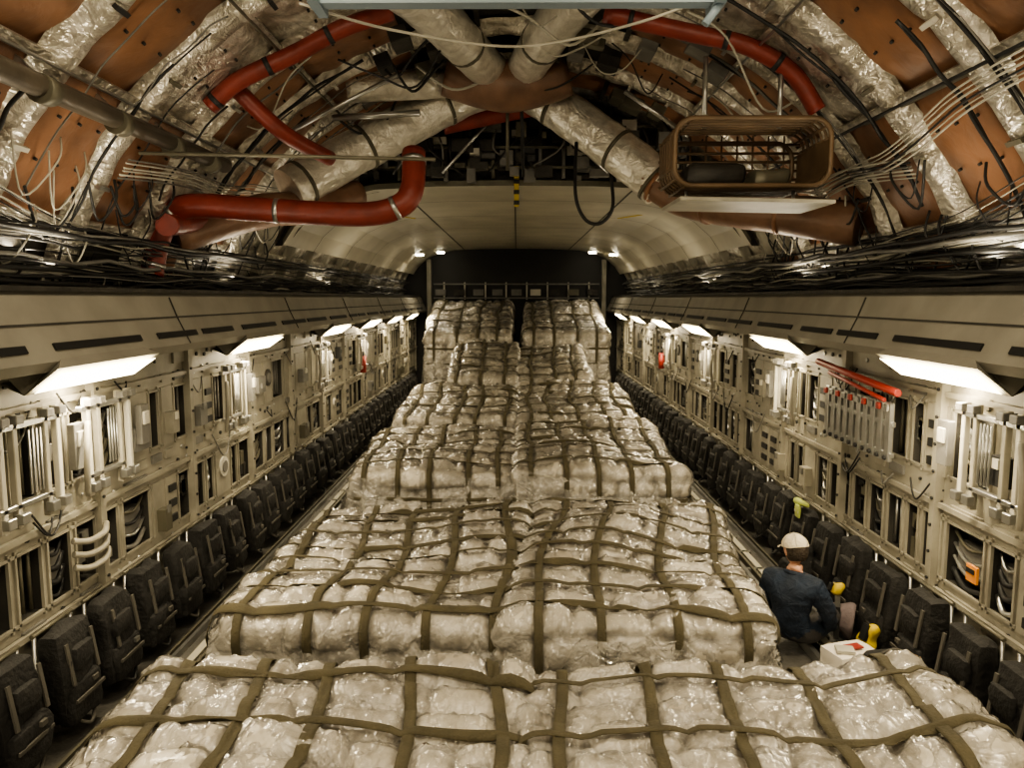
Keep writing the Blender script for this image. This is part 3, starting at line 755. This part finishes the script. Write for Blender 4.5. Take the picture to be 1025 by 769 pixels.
F=Vector((.68,.73,0)).normalized(); Rt=Vector((F.y,-F.x,0)); U=Vector((0,0,1)); H=Vector((2.09,5.48,.14))
def L(f,r,u): return tuple(H+F*f+Rt*r+U*u)
hd=L(.08,-.02,.65)
v=[(L(0,0,0),.135),(L(0,0,.14),.14),(L(.0,0,.28),.155),(L(.02,0,.41),.135),(L(.05,0,.49),.062),(L(.07,0,.56),.055),
   (L(.02,.17,.41),.088),(L(.08,.25,.23),.064),(L(.17,.24,.08),.052),(L(.33,.12,.10),.038),(L(.37,.09,.10),.028),
   (L(.02,-.17,.41),.088),(L(.08,-.24,.23),.064),(L(.17,-.22,.08),.052),(L(.33,-.10,.10),.038),(L(.37,-.07,.10),.028),
   (L(.10,.10,-.03),.10),(L(.36,.20,.16),.075),(L(.38,.03,-.06),.055),(L(.42,-.10,-.085),.045),
   (L(.10,-.10,-.03),.10),(L(.36,-.20,.17),.075),(L(.30,-.06,-.05),.055),(L(.28,.08,-.085),.045)]
e=[(0,1),(1,2),(2,3),(3,4),(4,5),(3,6),(6,7),(7,8),(8,9),(9,10),(3,11),(11,12),(12,13),(13,14),(14,15),(0,16),(16,17),(17,18),(18,19),(0,20),(20,21),(21,22),(22,23)]
bm_=[0,0,0,0,1,0,0,0,0,1,0,0,0,0,1,2,2,2,3,2,2,2,3]
skinned(v,e,0,'body',pr,bm_,['navy','skin','trous','black'],3)
for sg,w in((1,v[10][0]),(-1,v[15][0])):
    w=Vector(w); vs=[(tuple(w-F*.02),.022),(tuple(w+F*.03),.026)]; es=[(0,1)]
    for q in range(4):
        off=Rt*((q-1.5)*.019); ln=[.06,.072,.068,.052][q]; i=len(vs)
        vs+=[(tuple(w+F*.065+off),.0095),(tuple(w+F*(.065+ln*.5)+off+U*.004),.0085),(tuple(w+F*(.065+ln*.8)+off-U*.02),.007)]
        es+=[(1,i),(i,i+1),(i+1,i+2)]
    i=len(vs); vs+=[(tuple(w+F*.025-Rt*sg*.03+U*.008),.011),(tuple(w+F*.06-Rt*sg*.042+U*.008),.009)]; es+=[(1,i),(i,i+1)]
    skinned(vs,es,0,'hand',pr,[0]*len(es),['skin'],1)
def ellip(b,c,rad,k,fn=None,nu=20,nv=14,z0=-1,z1=1):
    base=len(b.v); m=b.mi(k); c=Vector(c)
    for i in range(nv+1):
        ph=math.asin(max(-1,min(1,z0+(z1-z0)*i/nv))) if (z0>-1 or z1<1) else -math.pi/2+math.pi*i/nv
        for j in range(nu):
            a=2*math.pi*j/nu; p=Vector((math.cos(ph)*math.cos(a),math.cos(ph)*math.sin(a),math.sin(ph)))
            p=Vector((p.x*rad[0],p.y*rad[1],p.z*rad[2]))
            if fn: p=fn(p)
            b.v.append(tuple(c+p))
    for i in range(nv):
        for j in range(nu): b.f.append((base+i*nu+j,base+i*nu+(j+1)%nu,base+(i+1)*nu+(j+1)%nu,base+(i+1)*nu+j)); b.m.append(m); b.sm.append(True)
b=B()
def hf_(p):
    p=p.copy()
    if p.z<0: p.x*=1-.25*(-p.z/.12); p.y*=1-.30*(-p.z/.12); p.x+=.018*(-p.z/.12)
    g=math.exp(-((p.y/.014)**2))*math.exp(-(((p.z+.015)/.025)**2)); 
    if p.x>0: p.x+=.028*g
    return p
ellip(b,(0,0,0),(.098,.077,.118),'skin',hf_,32,24)
for s in(-1,1):
    ellip(b,(0.0,s*.078,-.005),(.018,.010,.032),'skin'); ellip(b,(.083,s*.031,.008),(.012,.014,.009),'white'); ellip(b,(.093,s*.031,.008),(.004,.006,.006),'black')
    b.box((.090,s*.031,.028),(.012,.034,.006),'hair')
ellip(b,(.078,0,-.06),(.012,.024,.006),'redp')
ellip(b,(-.012,0,.005),(.100,.085,.113),'hair',lambda p: p if p.x<.03 else Vector((.03,p.y,p.z)),24,16,-.75,.9)
ellip(b,(-.004,0,.035),(.112,.094,.092),'cap',lambda p: Vector((p.x,p.y,p.z-.006*max(0,math.cos(3*math.atan2(p.y,p.x))))),28,10,-.08,1)
for a in range(6):   # cap panel seams
    th=a*math.pi/3+.5; pts=[]
    for i in range(9):
        ph=i/8*math.pi/2*.98; pts.append((-.004+.1135*math.cos(ph)*math.cos(th),.0955*math.cos(ph)*math.sin(th),.035+.093*math.sin(ph)))
    b.tube(pts,.0018,'wirew',5)
n=14; base=len(b.v)
for i in range(n+1):
    a=math.radians(-62+124*i/n)
    b.v.append((.10*math.cos(a)*1.06-.002,.092*math.sin(a),.040)); b.v.append((.10*math.cos(a)+.085*math.cos(a)**.6,.085*math.sin(a),.026-.012*abs(math.sin(a))))
for i in range(n): b.f.append((base+2*i,base+2*i+1,base+2*i+3,base+2*i+2)); b.m.append(b.mi('cap')); b.sm.append(True)
ellip(b,(0,0,.128),(.008,.008,.004),'cap')
ho=b.obj('head',parent=pr); ho.location=hd
ho.rotation_euler=(0,math.radians(14),math.atan2(F.y,F.x)+1.0)
b=B(); ring=[]
for i in range(13):
    a=2*math.pi*i/12; ring.append(Vector(L(.055,0,.475))+F*.07*math.cos(a)+Rt*.075*math.sin(a)+U*(-.02*math.cos(a)))
b.tube(ring,.022,'navy',8,False); b.obj('collar',parent=pr)
# belongings -----------------------------------------------------------------
b=B(); b.rbox((2.38,5.10,.13),(.34,.24,.18),.02,'paper',5,.01,(0,0,.3)); b.box((2.40,5.10,.235),(.12,.07,.012),'redp',(0,0,.3)); b.box((2.32,5.05,.235),(.12,.1,.02),'white',(0,0,-.2)); b.obj('cardboard_meal_box')
b=B(); b.tube(smooth_path([(2.40,5.72,.20),(2.52,5.68,.20),(2.64,5.62,.19)],5),lambda t:.12+.02*math.sin(t*9),'mauve',16,wob=.12); b.box((2.53,5.68,.2),(.04,.26,.26),'black',(0,0,-.4)); b.obj('rolled_sleeping_bag')
def sack(b,c,z,k,rot=None): b.rbox(c,z,min(z)*.35,k,8,.06,rot)
b=B(); sack(b,(2.60,4.92,.14),(.36,.3,.24),'cloth',(0,0,.3)); b.tube(smooth_path([(2.45,4.89,.26),(2.55,4.84,.34),(2.68,4.92,.27)],5),.012,'grayw',6); b.box((2.60,4.76,.16),(.2,.02,.1),'grayw',(0,0,.3)); b.obj('duffel_bag')
b=B(); sack(b,(2.34,4.76,.10),(.28,.26,.18),'cloth',(0,0,-.3)); b.tube(smooth_path([(2.24,4.74,.18),(2.34,4.68,.25),(2.44,4.76,.19)],5),.012,'grayw',6); b.obj('duffel_bag')
b=B(); sack(b,(2.62,5.30,.22),(.10,.11,.16),'yellow',(0,.35,.2)); b.box((2.565,5.28,.26),(.03,.06,.12),'black',(0,.35,.2)); b.obj('life_vest')
b=B(); sack(b,(2.60,5.88,.36),(.07,.09,.10),'yellow',(0,.3,.1)); b.box((2.56,5.88,.37),(.03,.04,.06),'black',(0,.3,.1)); b.obj('life_vest')
b=B(); b.rbox((2.76,7.1,.73),(.09,.2,.05),.02,'hivis',6,.03,(0,.3,.1)); b.rbox((2.71,7.05,.66),(.02,.1,.12),.008,'hivis',4,.01); b.box((2.698,7.05,.66),(.004,.10,.02),'white'); b.obj('hivis_jacket')
b=B(); sack(b,(2.60,6.65,.25),(.2,.3,.44),'cloth',(0,.1,.1)); sack(b,(2.50,6.63,.2),(.1,.22,.22),'cloth'); b.tube(smooth_path([(2.56,6.6,.45),(2.56,6.65,.54),(2.56,6.7,.45)],5),.012,'grayw',6); b.obj('backpack')
# ------------------------------------------------------------------ other lights
for s in(-1,1):
    for y,p in((.6,50),(3.0,50)):
        arealight('overhead_fill_light',(s*1.0,y,4.85),(s*.3,.35,-1),.3,1.0,p,(1,.86,.61))  # unseen area lights added overhead as fill, no fixture there
    arealight('downlight_glow',(s*2.4,19.6,3.6),(0,0,-1),.15,.15,16,(1,.88,.65))
    for y,p in((2.0,26),(5.0,26),(8.2,22),(12.5,10),(17,6)):
        arealight('ledge_up_fill',(s*2.86,y,2.82),(-s*.45,0,1),.08,1.4,p,(1,.87,.64))  # added upward fill above the ledge to brighten the ceiling, no real lamp
w=bpy.data.worlds.new('world'); sc.world=w; w.use_nodes=True; w.node_tree.nodes['Background'].inputs[0].default_value=(.5,.46,.37,1); w.node_tree.nodes['Background'].inputs[1].default_value=.06
# ------------------------------------------------------------------ camera
cam=bpy.data.cameras.new('camera'); cam.sensor_width=36; cam.lens=26.34; cam.clip_start=.05
co=bpy.data.objects.new('camera',cam); sc.collection.objects.link(co); co.location=(0,0,2.7)
co.rotation_euler=(math.radians(90-6.55),0,math.radians(.34)); sc.camera=co
